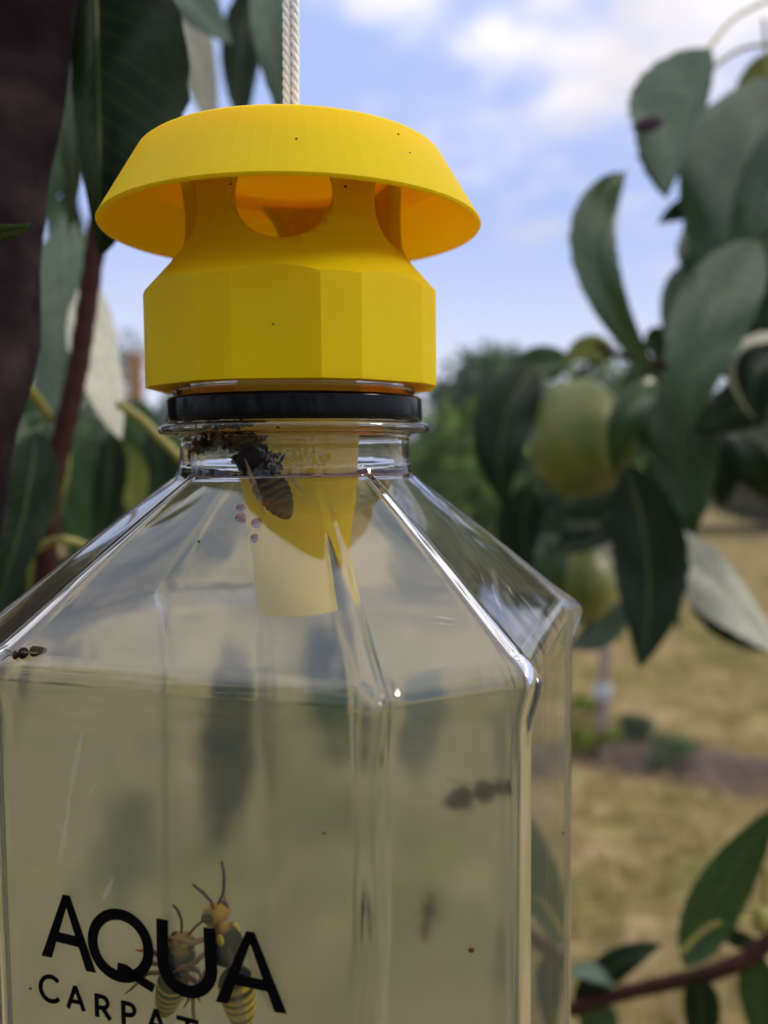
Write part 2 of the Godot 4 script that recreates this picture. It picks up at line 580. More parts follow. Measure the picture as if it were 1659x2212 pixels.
	pg.tube([Vector3(0, -0.1, 0), Vector3(0, 1.4, 0), Vector3(0, 2.55, 0), Vector3(0, 2.6, 0)], [0.10, 0.10, 0.095, 0.08], 10)
	solid("shaft", pg, M.brown_wood, post)
	# far wood all round
	var wood := Geo.new()
	for k in 150:
		var a := TAU * k / 150 + rng.randf_range(-0.01, 0.01)
		var dist := rng.randf_range(52, 66)
		var hh := rng.randf_range(2.4, 3.9)
		leaf_cloud(wood, Vector3(sin(a) * dist, hh * 0.9, -cos(a) * dist), Vector3(3.0, hh, 3.0), 260, 0.55, [Color(0.04, 0.08, 0.03), Color(0.06, 0.105, 0.04), Color(0.03, 0.06, 0.025)], 7)
	var wd := solid("far_wood", wood, M.foliage, self, true)
	tag(wd, "far green wood along the horizon beyond the garden", "wood")
	wd.set_meta("kind", "stuff")

# ---------------------------------------------------------------- pear leaves
# a leaf along base > middle > tip; left and right half widths in metres; fold lifts the halves towards the face
func leaf(parent: Node3D, b: Vector3, m: Vector3, t: Vector3, wl: float, wr: float, roll: float, fold: float, face: Material, back: Material, seed_ := 0) -> MeshInstance3D:
	var ctrl := m * 2.0 - (b + t) / 2.0
	var to_eye := (EYE - m).normalized()
	var nt := 22
	var ns := 5
	var tops := []
	var unders := []
	var spine := []
	for k in nt + 1:
		var u := float(k) / nt
		var c := b.lerp(ctrl, u).lerp(ctrl.lerp(t, u), u)
		var tan := ((ctrl - b) * (1 - u) + (t - ctrl) * u).normalized()
		var s := to_eye.cross(tan).normalized()
		var n := tan.cross(s).normalized()
		s = s.rotated(tan, roll); n = n.rotated(tan, roll)
		var g := pow(maxf(0.0, sin(PI * pow(u, 0.82))), 0.85) * (1.0 - 0.12 * u)
		var r1 := []
		var r2 := []
		for j in range(-ns, ns + 1):
			var q := float(j) / ns
			var hw := (wl if j < 0 else wr) * g
			if absi(j) == ns:
				hw *= 1.0 + 0.035 * sin(u * 75.0 + seed_)
			var lift := absf(q) * hw * sin(fold) + 0.17 * hw * q * q * sin(6.5 * u + seed_ + (2.0 if j < 0 else 0.0)) - 0.18 * hw * q * q + 0.03 * hw * sin(15.0 * u + absf(q) * 3.0 + seed_)
			var p := c + s * q * hw * cos(fold) + n * lift
			r1.append(p - b + n * 0.0001)
			r2.append(p - b - n * 0.0001)
		tops.append(r1); unders.append(r2)
		spine.append(c - b - n * 0.0003)
	var gt := Geo.new()
	gt.rows(tops, false, false)
	var gu := Geo.new()
	gu.rows(unders, false, true)
	var gr := Geo.new()
	var rr := []
	var long := (t - b).length()
	for k in nt + 1:
		rr.append(long * 0.010 * (1.0 - 0.8 * k / nt))
	gr.tube(spine, rr, 6)
	var am := ArrayMesh.new()
	gt.into(am, face); gu.into(am, back); gr.into(am, M.rib)
	var o := obj("leaf", am, parent)
	o.position = b - parent.position
	return o

func px_leaf(parent: Node3D, d: Array, face: Material, back: Material, roll := 0.0, fold := 0.25, seed_ := 0) -> MeshInstance3D:
	# d: base x y, middle x y, tip x y, depths of the three, half widths as they look
	var b := at(d[0], d[1], d[6]); var m := at(d[2], d[3], d[7]); var t := at(d[4], d[5], d[8])
	var k: float = d[7] / F
	return leaf(parent, b, m, t, d[9] * k, d[10] * k, roll, fold, face, back, seed_)

func stalk(parent: Node3D, called: String, pts: Array, width: float, material: Material, end := 1.0) -> MeshInstance3D:
	# pts: x y depth; smoothed
	var p := []
	for q in pts:
		p.append(at(q[0], q[1], q[2]))
	var c := Curve3D.new()
	for k in p.size():
		var tan: Vector3 = (p[mini(k + 1, p.size() - 1)] - p[maxi(k - 1, 0)]) / 6.0
		c.add_point(p[k] - parent.position, -tan, tan)
	var fine := []
	var rad := []
	var n := p.size() * 7
	var d0: float = pts[0][2]
	for k in n + 1:
		var u := float(k) / n
		fine.append(c.sample_baked(c.get_baked_length() * u, true))
		rad.append(width * d0 / F * 0.5 * lerpf(1.0, end, u) * (1.0 + 0.06 * sin(k * 1.9)))
	var g := Geo.new()
	g.tube(fine, rad, 10)
	return solid(called, g, material, parent)

func pear_tree() -> void:
	var o := thing("pear_tree", "dark barked pear tree at the left with hanging leaves and a thin twig", "tree", Vector3(-0.12, 0, -0.17))
	# thick limb at the left edge: right edge of the limb, then its middle
	var e := [[-420, 240], [-150, 188], [0, 164], [200, 140], [330, 112], [450, 96], [560, 85], [640, 88], [705, 95], [780, 76], [850, 48], [950, 28], [1100, 8], [1400, -20], [2000, -60], [2700, -90]]
	var pts := []
	var rad := []
	var z := 0.125
	for k in e.size():
		var r := 155.0 + (14.0 if k == 8 else 7.0 if k == 7 else 0.0) + maxf(0, (k - 11) * 8.0)
		pts.append(at(e[k][1] - r - 10.0, e[k][0], z) - o.position)
		rad.append(r * z / F)
	pts.append(Vector3(0.0, 0.5, 0.02)); rad.append(0.024)
	pts.append(Vector3(0.0, -0.02, 0.02)); rad.append(0.035)
	var c := Curve3D.new()
	for k in pts.size():
		var tan: Vector3 = (pts[mini(k + 1, pts.size() - 1)] - pts[maxi(k - 1, 0)]) / 6.0
		c.add_point(pts[k], -tan, tan)
	c.bake_interval = 0.002
	var fine := []
	var fr := []
	var total := c.get_baked_length()
	# radius by nearest control point
	for k in 141:
		var p := c.sample_baked(total * pow(k / 140.0, 1.8), true)
		fine.append(p)
		var w := 0.0
		var s := 0.0
		for q in pts.size():
			var ww := 1.0 / (0.00001 + p.distance_squared_to(pts[q]))
			w += ww; s += ww * rad[q]
		fr.append(s / w)
	var g := Geo.new()
	g.tube(fine, fr, 28)
	solid("trunk", g, M.bark, o)
	stalk(o, "branch", [[235, 180, 0.2], [222, 380, 0.2], [210, 500, 0.2], [198, 590, 0.2], [184, 690, 0.2], [170, 785, 0.2], [150, 880, 0.2], [125, 985, 0.2], [107, 1090, 0.2], [100, 1190, 0.2], [92, 1280, 0.2], [40, 1500, 0.2], [-80, 1800, 0.18]], 40, M.twig, 1.35)
	var dk: Material = M.leaf_dark
	var md: Material = M.leaf_mid
	var un: Material = M.leaf_under
	var pl: Material = M.leaf_pale
	var yl: Material = M.leaf_yellow
	# the big dark leaf behind the cap
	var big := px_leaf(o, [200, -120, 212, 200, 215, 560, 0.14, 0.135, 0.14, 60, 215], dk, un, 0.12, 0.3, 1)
	big.set_meta("label", "large near black leaf with pale midrib behind the yellow cap")
	px_leaf(o, [150, -80, 168, 220, 148, 505, 0.16, 0.155, 0.165, 44, 26], un, dk, 0.2, 0.2, 2)
	# upper leaves
	px_leaf(o, [600, -140, 590, 60, 640, 330, 0.21, 0.2, 0.2, 52, 56], un, dk, 0.2, 0.35, 3)
	px_leaf(o, [300, -160, 400, -20, 500, 96, 0.26, 0.25, 0.24, 60, 60], un, md, -0.3, 0.3, 4)
	px_leaf(o, [410, -30, 430, 130, 470, 300, 0.3, 0.3, 0.3, 52, 46], pl, md, 0.3, 0.3, 5)
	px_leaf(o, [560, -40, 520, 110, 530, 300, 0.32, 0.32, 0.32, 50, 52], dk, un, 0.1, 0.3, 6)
	px_leaf(o, [470, -130, 455, -30, 440, 70, 0.33, 0.33, 0.33, 26, 30], pl, md, 0.0, 0.3, 7)
	px_leaf(o, [350, 0, 330, 170, 370, 330, 0.34, 0.34, 0.34, 70, 70], md, un, 0.1, 0.3, 8)
	# between limb and big leaf
	px_leaf(o, [130, 200, 120, 330, 95, 480, 0.24, 0.24, 0.24, 40, 44], md, un, 0.2, 0.3, 9)
	px_leaf(o, [150, 330, 150, 400, 175, 520, 0.26, 0.26, 0.26, 26, 22], dk, un, 0.2, 0.3, 10)
	px_leaf(o, [110, 60, 145, 140, 140, 240, 0.28, 0.28, 0.28, 30, 30], pl, md, 0.2, 0.3, 11)
	for q in [[120, 420, 128, 500, 120, 600, 30, 34], [165, 440, 150, 540, 160, 640, 40, 36], [95, 520, 108, 640, 90, 780, 46, 40], [180, 560, 165, 640, 170, 760, 36, 36], [130, 180, 160, 280, 170, 400, 24, 30], [240, 880, 260, 960, 240, 1070, 44, 50], [300, 860, 310, 940, 330, 1040, 46, 40], [60, 820, 40, 900, 30, 1000, 60, 60]]:
		px_leaf(o, [q[0], q[1], q[2], q[3], q[4], q[5], 0.4, 0.4, 0.4, q[6], q[7]], md if q[1] % 40 else un, dk, 0.15, 0.3, q[0])
	# pale leaves beside the twig
	px_leaf(o, [150, 470, 128, 720, 130, 1000, 0.25, 0.24, 0.24, 74, 70], un, md, 0.1, 0.2, 12)
	px_leaf(o, [195, 500, 180, 560, 178, 620, 0.27, 0.27, 0.27, 16, 18], yl, md, 0.1, 0.2, 13)
	var cream := px_leaf(o, [200, 600, 222, 790, 262, 950, 0.23, 0.22, 0.215, 74, 50], pl, md, -0.45, 0.15, 14)
	cream.set_meta("label", "pale cream leaf right of the thin twig")
	# lower left
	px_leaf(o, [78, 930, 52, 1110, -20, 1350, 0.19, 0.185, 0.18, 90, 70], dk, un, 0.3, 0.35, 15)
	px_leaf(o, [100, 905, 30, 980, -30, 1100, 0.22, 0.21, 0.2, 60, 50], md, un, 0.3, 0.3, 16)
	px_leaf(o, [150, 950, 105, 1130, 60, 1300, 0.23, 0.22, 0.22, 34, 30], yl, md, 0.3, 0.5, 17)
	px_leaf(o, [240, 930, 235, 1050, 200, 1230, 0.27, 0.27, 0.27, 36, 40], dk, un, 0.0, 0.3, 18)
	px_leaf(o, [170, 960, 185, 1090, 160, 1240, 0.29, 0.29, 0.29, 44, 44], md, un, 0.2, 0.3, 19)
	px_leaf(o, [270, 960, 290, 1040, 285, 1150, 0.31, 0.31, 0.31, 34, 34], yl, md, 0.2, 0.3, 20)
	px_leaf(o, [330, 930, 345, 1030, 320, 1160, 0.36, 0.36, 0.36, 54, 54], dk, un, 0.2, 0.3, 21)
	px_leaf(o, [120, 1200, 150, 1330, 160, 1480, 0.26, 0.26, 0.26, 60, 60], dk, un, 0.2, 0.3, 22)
	px_leaf(o, [20, 1180, 10, 1330, -40, 1480, 0.23, 0.23, 0.23, 60, 60], dk, un, 0.2, 0.3, 23)
	# a leaf tip before the limb
	px_leaf(o, [-130, 500, -20, 505, 66, 485, 0.100, 0.098, 0.096, 28, 30], md, un, 0.6, 0.3, 24)
	# leaves hanging behind the bottle
	px_leaf(o, [500, 1380, 490, 1640, 455, 1850, 0.3, 0.3, 0.3, 66, 58], dk, un, 0.1, 0.3, 25)
	px_leaf(o, [690, 1330, 715, 1500, 730, 1660, 0.36, 0.36, 0.36, 60, 50], md, un, 0.1, 0.3, 26)
	px_leaf(o, [300, 1700, 270, 1830, 230, 1990, 0.34, 0.34, 0.34, 50, 54], md, un, 0.1, 0.3, 27)
	px_leaf(o, [960, 1480, 905, 1560, 900, 1700, 0.34, 0.34, 0.34, 50, 54], un, md, 0.1, 0.3, 28)
	# petioles
	stalk(o, "petiole", [[-40, 765, 0.18], [20, 800, 0.18], [70, 848, 0.19], [108, 905, 0.2]], 21, M.petiole)
	stalk(o, "petiole", [[255, 872, 0.2], [300, 902, 0.2], [345, 945, 0.2], [400, 1000, 0.2]], 20, M.petiole)
	stalk(o, "petiole", [[72, 1190, 0.19], [110, 1170, 0.19], [155, 1168, 0.19], [210, 1190, 0.2]], 17, M.petiole)
	stalk(o, "petiole", [[500, 1200, 0.3], [505, 1300, 0.3], [500, 1390, 0.3]], 9, M.petiole)
	# the twig above that carries the leaves and the string, out of the picture
	stalk(o, "branch", [[-120, -520, 0.17], [200, -420, 0.16], [480, -400, 0.13], [700, -420, 0.11], [900, -520, 0.14]], 70, M.twig, 0.5)
	# leafy crown above and to the left
	var lf := Geo.new()
	var rowt := []
	for k in 7:
		var u := k / 6.0
		var w := 0.024 * pow(sin(PI * clampf(pow(u, 0.82), 0, 1)), 0.85)
		rowt.append([Vector3(-w, 0.3 * w, u * 0.075), Vector3(0, 0, u * 0.075), Vector3(w, 0.3 * w, u * 0.075)])
	lf.rows(rowt)
	var mm := MultiMesh.new()
	mm.transform_format = MultiMesh.TRANSFORM_3D
	mm.mesh = lf.into(ArrayMesh.new(), M.leaf_mid)
	var spots := []
	while spots.size() < 2600:
		var p := Vector3(rng.randf_range(-1.3, 0.7), rng.randf_range(0.9, 2.9), rng.randf_range(-0.9, 1.3))
		var r := p - EYE
		if p.x > -0.35 and r.y < 0.3 and p.z < 0.3:
			continue
		if r.z < 0 and r.y < -r.z * 0.72 + 0.03 and absf(r.x) < -r.z * 0.6 + 0.05:
			continue
		if r.length() < 0.3 or r.y < 0.05 and r.x > -0.5 and p.z < 0.3 or r.y > 0.85 * Vector2(r.x, r.z).length():
			continue
		if rng.randf() < 0.2 + 0.5 * smoothstep(-0.3, 0.7, p.x):
			continue
		spots.append(p)
	for k in 550:
		spots.append(Vector3(rng.randf_range(-1.1, 0.42), rng.randf_range(0.7, 2.1), 0.32 + 0.9 * pow(rng.randf(), 1.3)))
	mm.instance_count = spots.size()
	for k in spots.size():
		var bs := Basis(Vector3.UP, rng.randf() * TAU) * Basis(Vector3.RIGHT, rng.randf_range(0.2, 1.4)) * Basis(Vector3.BACK, rng.randf_range(-0.7, 0.7))
		mm.set_instance_transform(k, Transform3D(bs.scaled(Vector3.ONE * rng.randf_range(0.7, 1.15)), spots[k] - o.position))
	var mi := MultiMeshInstance3D.new()
	mi.name = "crown"
	mi.multimesh = mm
	o.add_child(mi, true)
	mi.set_meta("kind", "stuff")

func pear(label: String, at_: Vector3, r: float, tilt: float, stem_to: Vector3) -> void:
	var o := thing("pear", label, "pear", at_, "young pears hanging at the right")
	var g := Geo.new()
	var prof := [[0.10, -0.98], [0.35, -1.0], [0.62, -0.86], [0.85, -0.58], [0.98, -0.2], [0.99, 0.12], [0.92, 0.40], [0.80, 0.66], [0.64, 0.88], [0.50, 1.04], [0.36, 1.15], [0.18, 1.21], [0.0, 1.20]]
	var pv := [Vector2(0.0, -0.92 * r)]
	for p in prof:
		pv.append(Vector2(p[0] * r, p[1] * r))
	var c := Curve2D.new()
	for k in pv.size():
		var tan: Vector2 = (pv[mini(k + 1, pv.size() - 1)] - pv[maxi(k - 1, 0)]) / 6.0
		c.add_point(pv[k], -tan, tan)
	c.bake_interval = r * 0.02
	var fine := []
	for k in 41:
		fine.append(c.sample_baked(c.get_baked_length() * k / 40.0, true))
	g.lathe(fine, 40)
	var b := solid("fruit", g, M.pear, o)
	b.rotation = Vector3(0.1, 0, tilt)
	var top := Basis.from_euler(b.rotation) * Vector3(0, r * 1.18, 0)
	var st := Geo.new()
	var end := stem_to - at_
	st.tube([top, top.lerp(end, 0.5) + Vector3(-0.001, 0.001, 0), end], [r * 0.06, r * 0.05, r * 0.07], 8)
	solid("stem", st, M.twig, o)
	var cx := Geo.new()
	for k in 5:
		var a := TAU * k / 5
		var d := Vector3(cos(a), 0, sin(a))
		var q := Basis.from_euler(b.rotation) * (d * r * 0.08 + Vector3(0, -r * 0.95, 0))
		var q2 := Basis.from_euler(b.rotation) * (d * r * 0.22 + Vector3(0, -r * 1.12, 0))
		cx.tube([q, q2], [r * 0.05, r * 0.02], 5)
	solid("calyx", cx, M.twig, o)

func right_branches() -> void:
	var dk: Material = M.leaf_dark
	var md: Material = M.leaf_mid
	var un: Material = M.leaf_under
	var pl: Material = M.leaf_pale
	var gy: Material = M.leaf_grey
	var yl: Material = M.leaf_yellow
	var o := thing("pear_branch", "hanging pear branch with grey green leaves at the upper right", "branch", at(1760, 500, 0.34))
	stalk(o, "branch", [[1840, -500, 0.33], [1760, -120, 0.33], [1735, 150, 0.33], [1745, 420, 0.34], [1715, 640, 0.35], [1640, 790, 0.36], [1500, 800, 0.37], [1400, 780, 0.37], [1330, 765, 0.37], [1290, 745, 0.37]], 34, M.twig, 0.5)
	# folded grey leaf with a purple blotch
	var fl := px_leaf(o, [1532, 103, 1482, 250, 1440, 420, 0.3, 0.295, 0.29, 144, 41], un, dk, 0.1, 0.35, 1)
	fl.set_meta("label", "grey green folded leaf with a dark purple blotch")
	var bl := Geo.new()
	bl.ball(at(1402, 268, 0.2885) - fl.position - o.position, Vector3(0.0050, 0.0026, 0.0012), 12, 8, Basis(Vector3.BACK, 0.3))
	solid("blotch", bl, M.blotch, fl)
	px_leaf(o, [1525, 170, 1468, 290, 1440, 430, 0.305, 0.3, 0.3, 112, 37], un, md, -0.2, 0.2, 41)
	var cr := px_leaf(o, [1352, 372, 1286, 560, 1436, 838, 0.31, 0.3, 0.31, 58, 56], gy, un, -0.2, 0.25, 2)
	cr.set_meta("label", "dark crescent shaped leaf against the sky")
	px_leaf(o, [1680, 160, 1600, 380, 1540, 650, 0.33, 0.32, 0.32, 144, 146], gy, un, 0.2, 0.3, 3)
	px_leaf(o, [1700, 120, 1640, 190, 1555, 300, 0.345, 0.345, 0.345, 54, 54], yl, md, 0.2, 0.3, 4)
	px_leaf(o, [1720, 240, 1660, 480, 1640, 720, 0.31, 0.31, 0.31, 85, 134], gy, un, 0.2, 0.3, 5)
	px_leaf(o, [1520, 440, 1470, 455, 1420, 484, 0.35, 0.35, 0.35, 27, 24], dk, un, 0.1, 0.3, 6)
	px_leaf(o, [1640, 520, 1525, 700, 1490, 935, 0.31, 0.3, 0.3, 90, 98], gy, md, 0.1, 0.3, 7)
	px_leaf(o, [1520, 570, 1466, 640, 1450, 780, 0.36, 0.36, 0.36, 41, 37], un, md, 0.1, 0.3, 8)
	px_leaf(o, [1690, 560, 1650, 650, 1600, 720, 0.34, 0.34, 0.34, 73, 73], dk, un, 0.1, 0.3, 9)
	px_leaf(o, [1720, 720, 1592, 775, 1630, 905, 0.31, 0.3, 0.3, 22, 37], pl, md, 0.7, 0.8, 10)
	px_leaf(o, [1740, 730, 1640, 800, 1640, 930, 0.33, 0.32, 0.32, 56, 73], dk, pl, -0.2, 0.4, 11)
	px_leaf(o, [1700, 820, 1600, 880, 1480, 930, 0.35, 0.35, 0.35, 68, 61], dk, un, 0.1, 0.3, 12)
	stalk(o, "petiole", [[1528, 110, 0.3], [1570, 55, 0.31], [1620, 20, 0.32], [1740, -30, 0.33]], 9, M.petiole)
	stalk(o, "petiole", [[1535, 150, 0.33], [1590, 112, 0.33], [1640, 98, 0.33], [1738, 90, 0.33]], 9, M.petiole)
	stalk(o, "petiole", [[1650, 40, 0.33], [1655, 100, 0.33], [1660, 165, 0.33]], 8, M.petiole)
	# the fruiting spur below
	px_leaf(o, [1320, 770, 1270, 752, 1215, 790, 0.37, 0.37, 0.37, 34, 34], yl, md, 0.3, 0.3, 13)
	px_leaf(o, [1395, 760, 1425, 740, 1440, 860, 0.38, 0.38, 0.38, 32, 32], md, un, 0.3, 0.3, 14)
	px_leaf(o, [1160, 790, 1088, 920, 1092, 1100, 0.38, 0.37, 0.37, 76, 73], dk, un, 0.1, 0.3, 15)
	px_leaf(o, [1240, 780, 1150, 800, 1090, 860, 0.4, 0.4, 0.4, 49, 44], md, un, 0.4, 0.3, 16)
	px_leaf(o, [1365, 775, 1425, 900, 1445, 1060, 0.38, 0.37, 0.36, 76, 73], md, un, 0.1, 0.3, 18)
	px_leaf(o, [1430, 800, 1475, 990, 1470, 1200, 0.37, 0.36, 0.36, 90, 81], md, un, 0.2, 0.3, 19)
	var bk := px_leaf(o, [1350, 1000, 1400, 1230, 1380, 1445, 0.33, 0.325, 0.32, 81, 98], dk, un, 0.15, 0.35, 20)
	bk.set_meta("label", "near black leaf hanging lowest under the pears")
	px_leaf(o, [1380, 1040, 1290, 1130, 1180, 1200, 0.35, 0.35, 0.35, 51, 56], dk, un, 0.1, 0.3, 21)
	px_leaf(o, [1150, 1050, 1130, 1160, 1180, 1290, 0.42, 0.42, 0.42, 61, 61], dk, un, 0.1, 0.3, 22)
	px_leaf(o, [1350, 1300, 1300, 1365, 1220, 1400, 0.41, 0.41, 0.41, 44, 37], un, md, 0.1, 0.3, 23)
	px_leaf(o, [1535, 1030, 1502, 1120, 1470, 1230, 0.37, 0.37, 0.37, 20, 17], un, md, 0.3, 0.3, 24)
	var brt := px_leaf(o, [1440, 1140, 1555, 1270, 1690, 1420, 0.35, 0.34, 0.33, 76, 54], pl, md, -0.35, 0.2, 25)
	brt.set_meta("label", "pale underside of a leaf reaching to the right edge")
	px_leaf(o, [1490, 1270, 1570, 1350, 1690, 1410, 0.37, 0.36, 0.36, 37, 37], dk, un, 0.2, 0.3, 26)
	px_leaf(o, [1440, 1180, 1440, 1270, 1470, 1360, 0.38, 0.38, 0.38, 27, 29], un, md, 0.2, 0.3, 27)
	for q in [[1420, 820, 1350, 900, 1330, 1030, 40, 44, 0.35, 1], [1330, 1080, 1240, 1120, 1165, 1130, 34, 40, 0.36, 0], [1210, 1130, 1190, 1230, 1215, 1340, 40, 40, 0.37, 1], [1440, 900, 1440, 1010, 1420, 1130, 50, 44, 0.39, 1], [1530, 930, 1560, 1010, 1550, 1100, 44, 44, 0.4, 0], [1600, 940, 1640, 1020, 1670, 1090, 50, 40, 0.42, 0], [1100, 880, 1065, 980, 1090, 1080, 40, 44, 0.44, 1], [1480, 480, 1530, 560, 1560, 690, 60, 60, 0.36, 2], [1600, 300, 1560, 420, 1500, 540, 66, 60, 0.35, 2], [1660, 560, 1640, 760, 1600, 900, 80, 70, 0.38, 0], [1400, 1080, 1450, 1180, 1440, 1300, 44, 46, 0.37, 2]]:
		px_leaf(o, [q[0], q[1], q[2], q[3], q[4], q[5], q[8], q[8] - 0.01, q[8], q[6], q[7]], [dk, md, gy][q[9]], un, 0.15, 0.3, q[0])
	pear("plump green pear with a warm lit top, the upper of the two", at(1256, 955, 0.375), 112 * 0.375 / F, 0.20, at(1318, 768, 0.372))
	pear("small shaded green pear, the lower of the two", at(1252, 1262, 0.40), 80 * 0.40 / F, -0.05, at(1330, 1090, 0.37))
	# low twig at the lower right
	var lo := thing("pear_twig", "reddish brown pear twig crossing the lower right corner", "twig", at(1760, 1960, 0.29))
	stalk(lo, "branch", [[1180, 2200, 0.31], [1260, 2172, 0.305], [1340, 2148, 0.3], [1450, 2122, 0.295], [1550, 2098, 0.29], [1625, 2062, 0.29], [1690, 2005, 0.29], [1790, 1900, 0.29], [2100, 1600, 0.3]], 27, M.twig, 1.6)
	px_leaf(lo, [1480, 2090, 1560, 1920, 1690, 1730, 0.28, 0.28, 0.27, 64, 60], md, un, 0.15, 0.3, 31)
	px_leaf(lo, [1240, 2170, 1330, 2085, 1432, 2040, 0.31, 0.3, 0.3, 34, 36], dk, un, 0.2, 0.3, 32)
	px_leaf(lo, [1330, 2130, 1275, 2098, 1215, 2110, 0.3, 0.3, 0.3, 20, 22], un, md, 0.3, 0.3, 33)
	px_leaf(lo, [1500, 2100, 1515, 2190, 1500, 2320, 0.29, 0.29, 0.29, 40, 44], dk, un, 0.2, 0.3, 34)
	px_leaf(lo, [1640, 2060, 1640, 2160, 1660, 2330, 0.29, 0.29, 0.29, 44, 50], md, un, 0.2, 0.3, 35)
	px_leaf(lo, [1290, 2160, 1290, 2210, 1270, 2300, 0.32, 0.32, 0.32, 50, 50], md, yl, 0.2, 0.3, 36)
	px_leaf(lo, [1560, 2010, 1600, 2030, 1650, 2040, 0.3, 0.3, 0.3, 22, 22], dk, un, 0.2, 0.3, 37)
	stalk(lo, "petiole", [[1470, 2060, 0.28], [1520, 2010, 0.28], [1580, 1986, 0.28], [1655, 1992, 0.285]], 11, M.petiole)
	stalk(lo, "petiole", [[1655, 1870, 0.28], [1652, 1930, 0.283], [1660, 2000, 0.287]], 12, M.petiole)
	var bud := Geo.new()
	bud.ball(at(1645, 1985, 0.284) - lo.position, Vector3(0.0035, 0.0045, 0.003), 10, 8)
	solid("bud", bud, M.petiole, lo)

# ---------------------------------------------------------------- the bottle trap
func make_trap() -> void:
	var bs := Basis(Vector3.BACK, 0.0096) * Basis(Vector3.RIGHT, -0.0091)
	var pivot := Vector3(-0.009773, 1.5, -0.098456)
	trap = thing("bottle_trap", "clear plastic bottle trap with a yellow mushroom shaped entrance cap, hanging in the tree", "insect trap")
	trap.transform = Transform3D(bs.scaled(Vector3.ONE * 0.001), pivot - bs * Vector3(0, H * 0.001, 0))
	bottle()
	lid()
	# black tamper band
	var bb := Geo.new()
	bb.lathe([Vector2(13.0, H + 2.45), Vector2(13.75, H + 2.4), Vector2(13.98, H + 2.6), Vector2(14.0, H + 2.9), Vector2(14.0, H + 4.7), Vector2(13.92, H + 4.95), Vector2(13.6, H + 5.08), Vector2(13.0, H + 5.05), Vector2(13.0, H + 2.45)], 120)
	solid("tamper_band", bb, M.black_band, trap, false)
	# brown residue line under the neck
	var rl := Geo.new()
	var pts := []
	var rd := []
	for k in 97:
		var a := TAU * k / 96
		pts.append(Vector3(sin(a) * 12.35, H - 3.3 + 0.22 * sin(2 * a + 1.0) + 0.1 * sin(7 * a), cos(a) * 12.35))
		rd.append(0.10 + 0.08 * sin(5 * a + 2.0))
	rl.tube(pts, rd, 6)
	solid("residue_line", rl, M.stain, trap)
	# reddish droplets on the shoulder wall
	var spots := [[522, 1100, 0.5, 0.35, 0], [522, 1122, 0.6, 0.45, 1], [526, 1128, 0.35, 0.3, 0], [556, 1133, 0.55, 0.55, 1], [551, 1166, 0.4, 0.45, 0], [576, 1092, 0.25, 0.25, 0], [604, 917, 0.2, 0.2, 0]]
	for s in spots:
		var g := Geo.new()
		var p := on_bottle(s[0], s[1], -0.9) if s[1] > 1000 else loc(s[0], s[1], 0.0865)
		g.ball(p, Vector3(s[2], s[3], 0.3), 10, 8)
		solid("droplet", g, M.bead_pale if s[4] else M.bead, trap)
	letters()
	marks()
	# string
	var st := thing("string", "white twisted string pair holding up the bottle trap", "string", trap.transform * Vector3(0, H + 30.2, 0))
	for s in [-1, 1]:
		for ply in 3:
			var g := Geo.new()
			var ps := []
			var rs := []
			for k in 260:
				var yy := k * 0.00032 * 1000.0 / 1000.0
				var a: float = yy / 0.0030 * TAU + ply * TAU / 3.0 + s * 0.6
				ps.append(Vector3(s * 0.00046 + cos(a) * 0.00023 + yy * 0.004, yy, sin(a) * 0.00023))
				rs.append(0.00025)
			g.tube(ps, rs, 7)
			solid("strand", g, M.string, st)

func oct_radius(a: float) -> float:
	var t := a + PHI
	var r := 1e9
	for k in 8:
		var d := 28.375 if k % 2 == 0 else 32.74
		var cs := cos(t - k * PI / 4)
		if cs > 0.2:
			r = minf(r, d / cs)
	return r

# where the ray to a picture point meets the outside of the bottle (body and shoulder), in its millimetres
func on_bottle(x: float, y: float, lift := 0.03) -> Vector3:
	var inv := trap.transform.affine_inverse()
	var o := inv * EYE
	var d := ((inv * at(x, y, 1.0)) - o).normalized()
	var t := 40.0
	while t < 130.0:
		var p := o + d * t
		var a := atan2(p.x, p.z)
		var yy := p.y - H
		var k := 0.984 if yy < -22.0 else lerpf(0.984, 1.004, smoothstep(-22.0, -20.4, yy)) if yy < -20.4 else lerpf(1.004, 0.915, pow((yy + 20.4) / 2.3, 1.8)) if yy < -18.1 else maxf(0.0, 0.915 * (1.0 - (yy + 18.1) / 14.8) + 0.02 * sin((yy + 18.1) / 14.8 * PI))
		if Vector2(p.x, p.z).length() <= lerpf(13.0, oct_radius(a), k) + lift:
			return p
		t += 0.03
	return o + d * 90.0

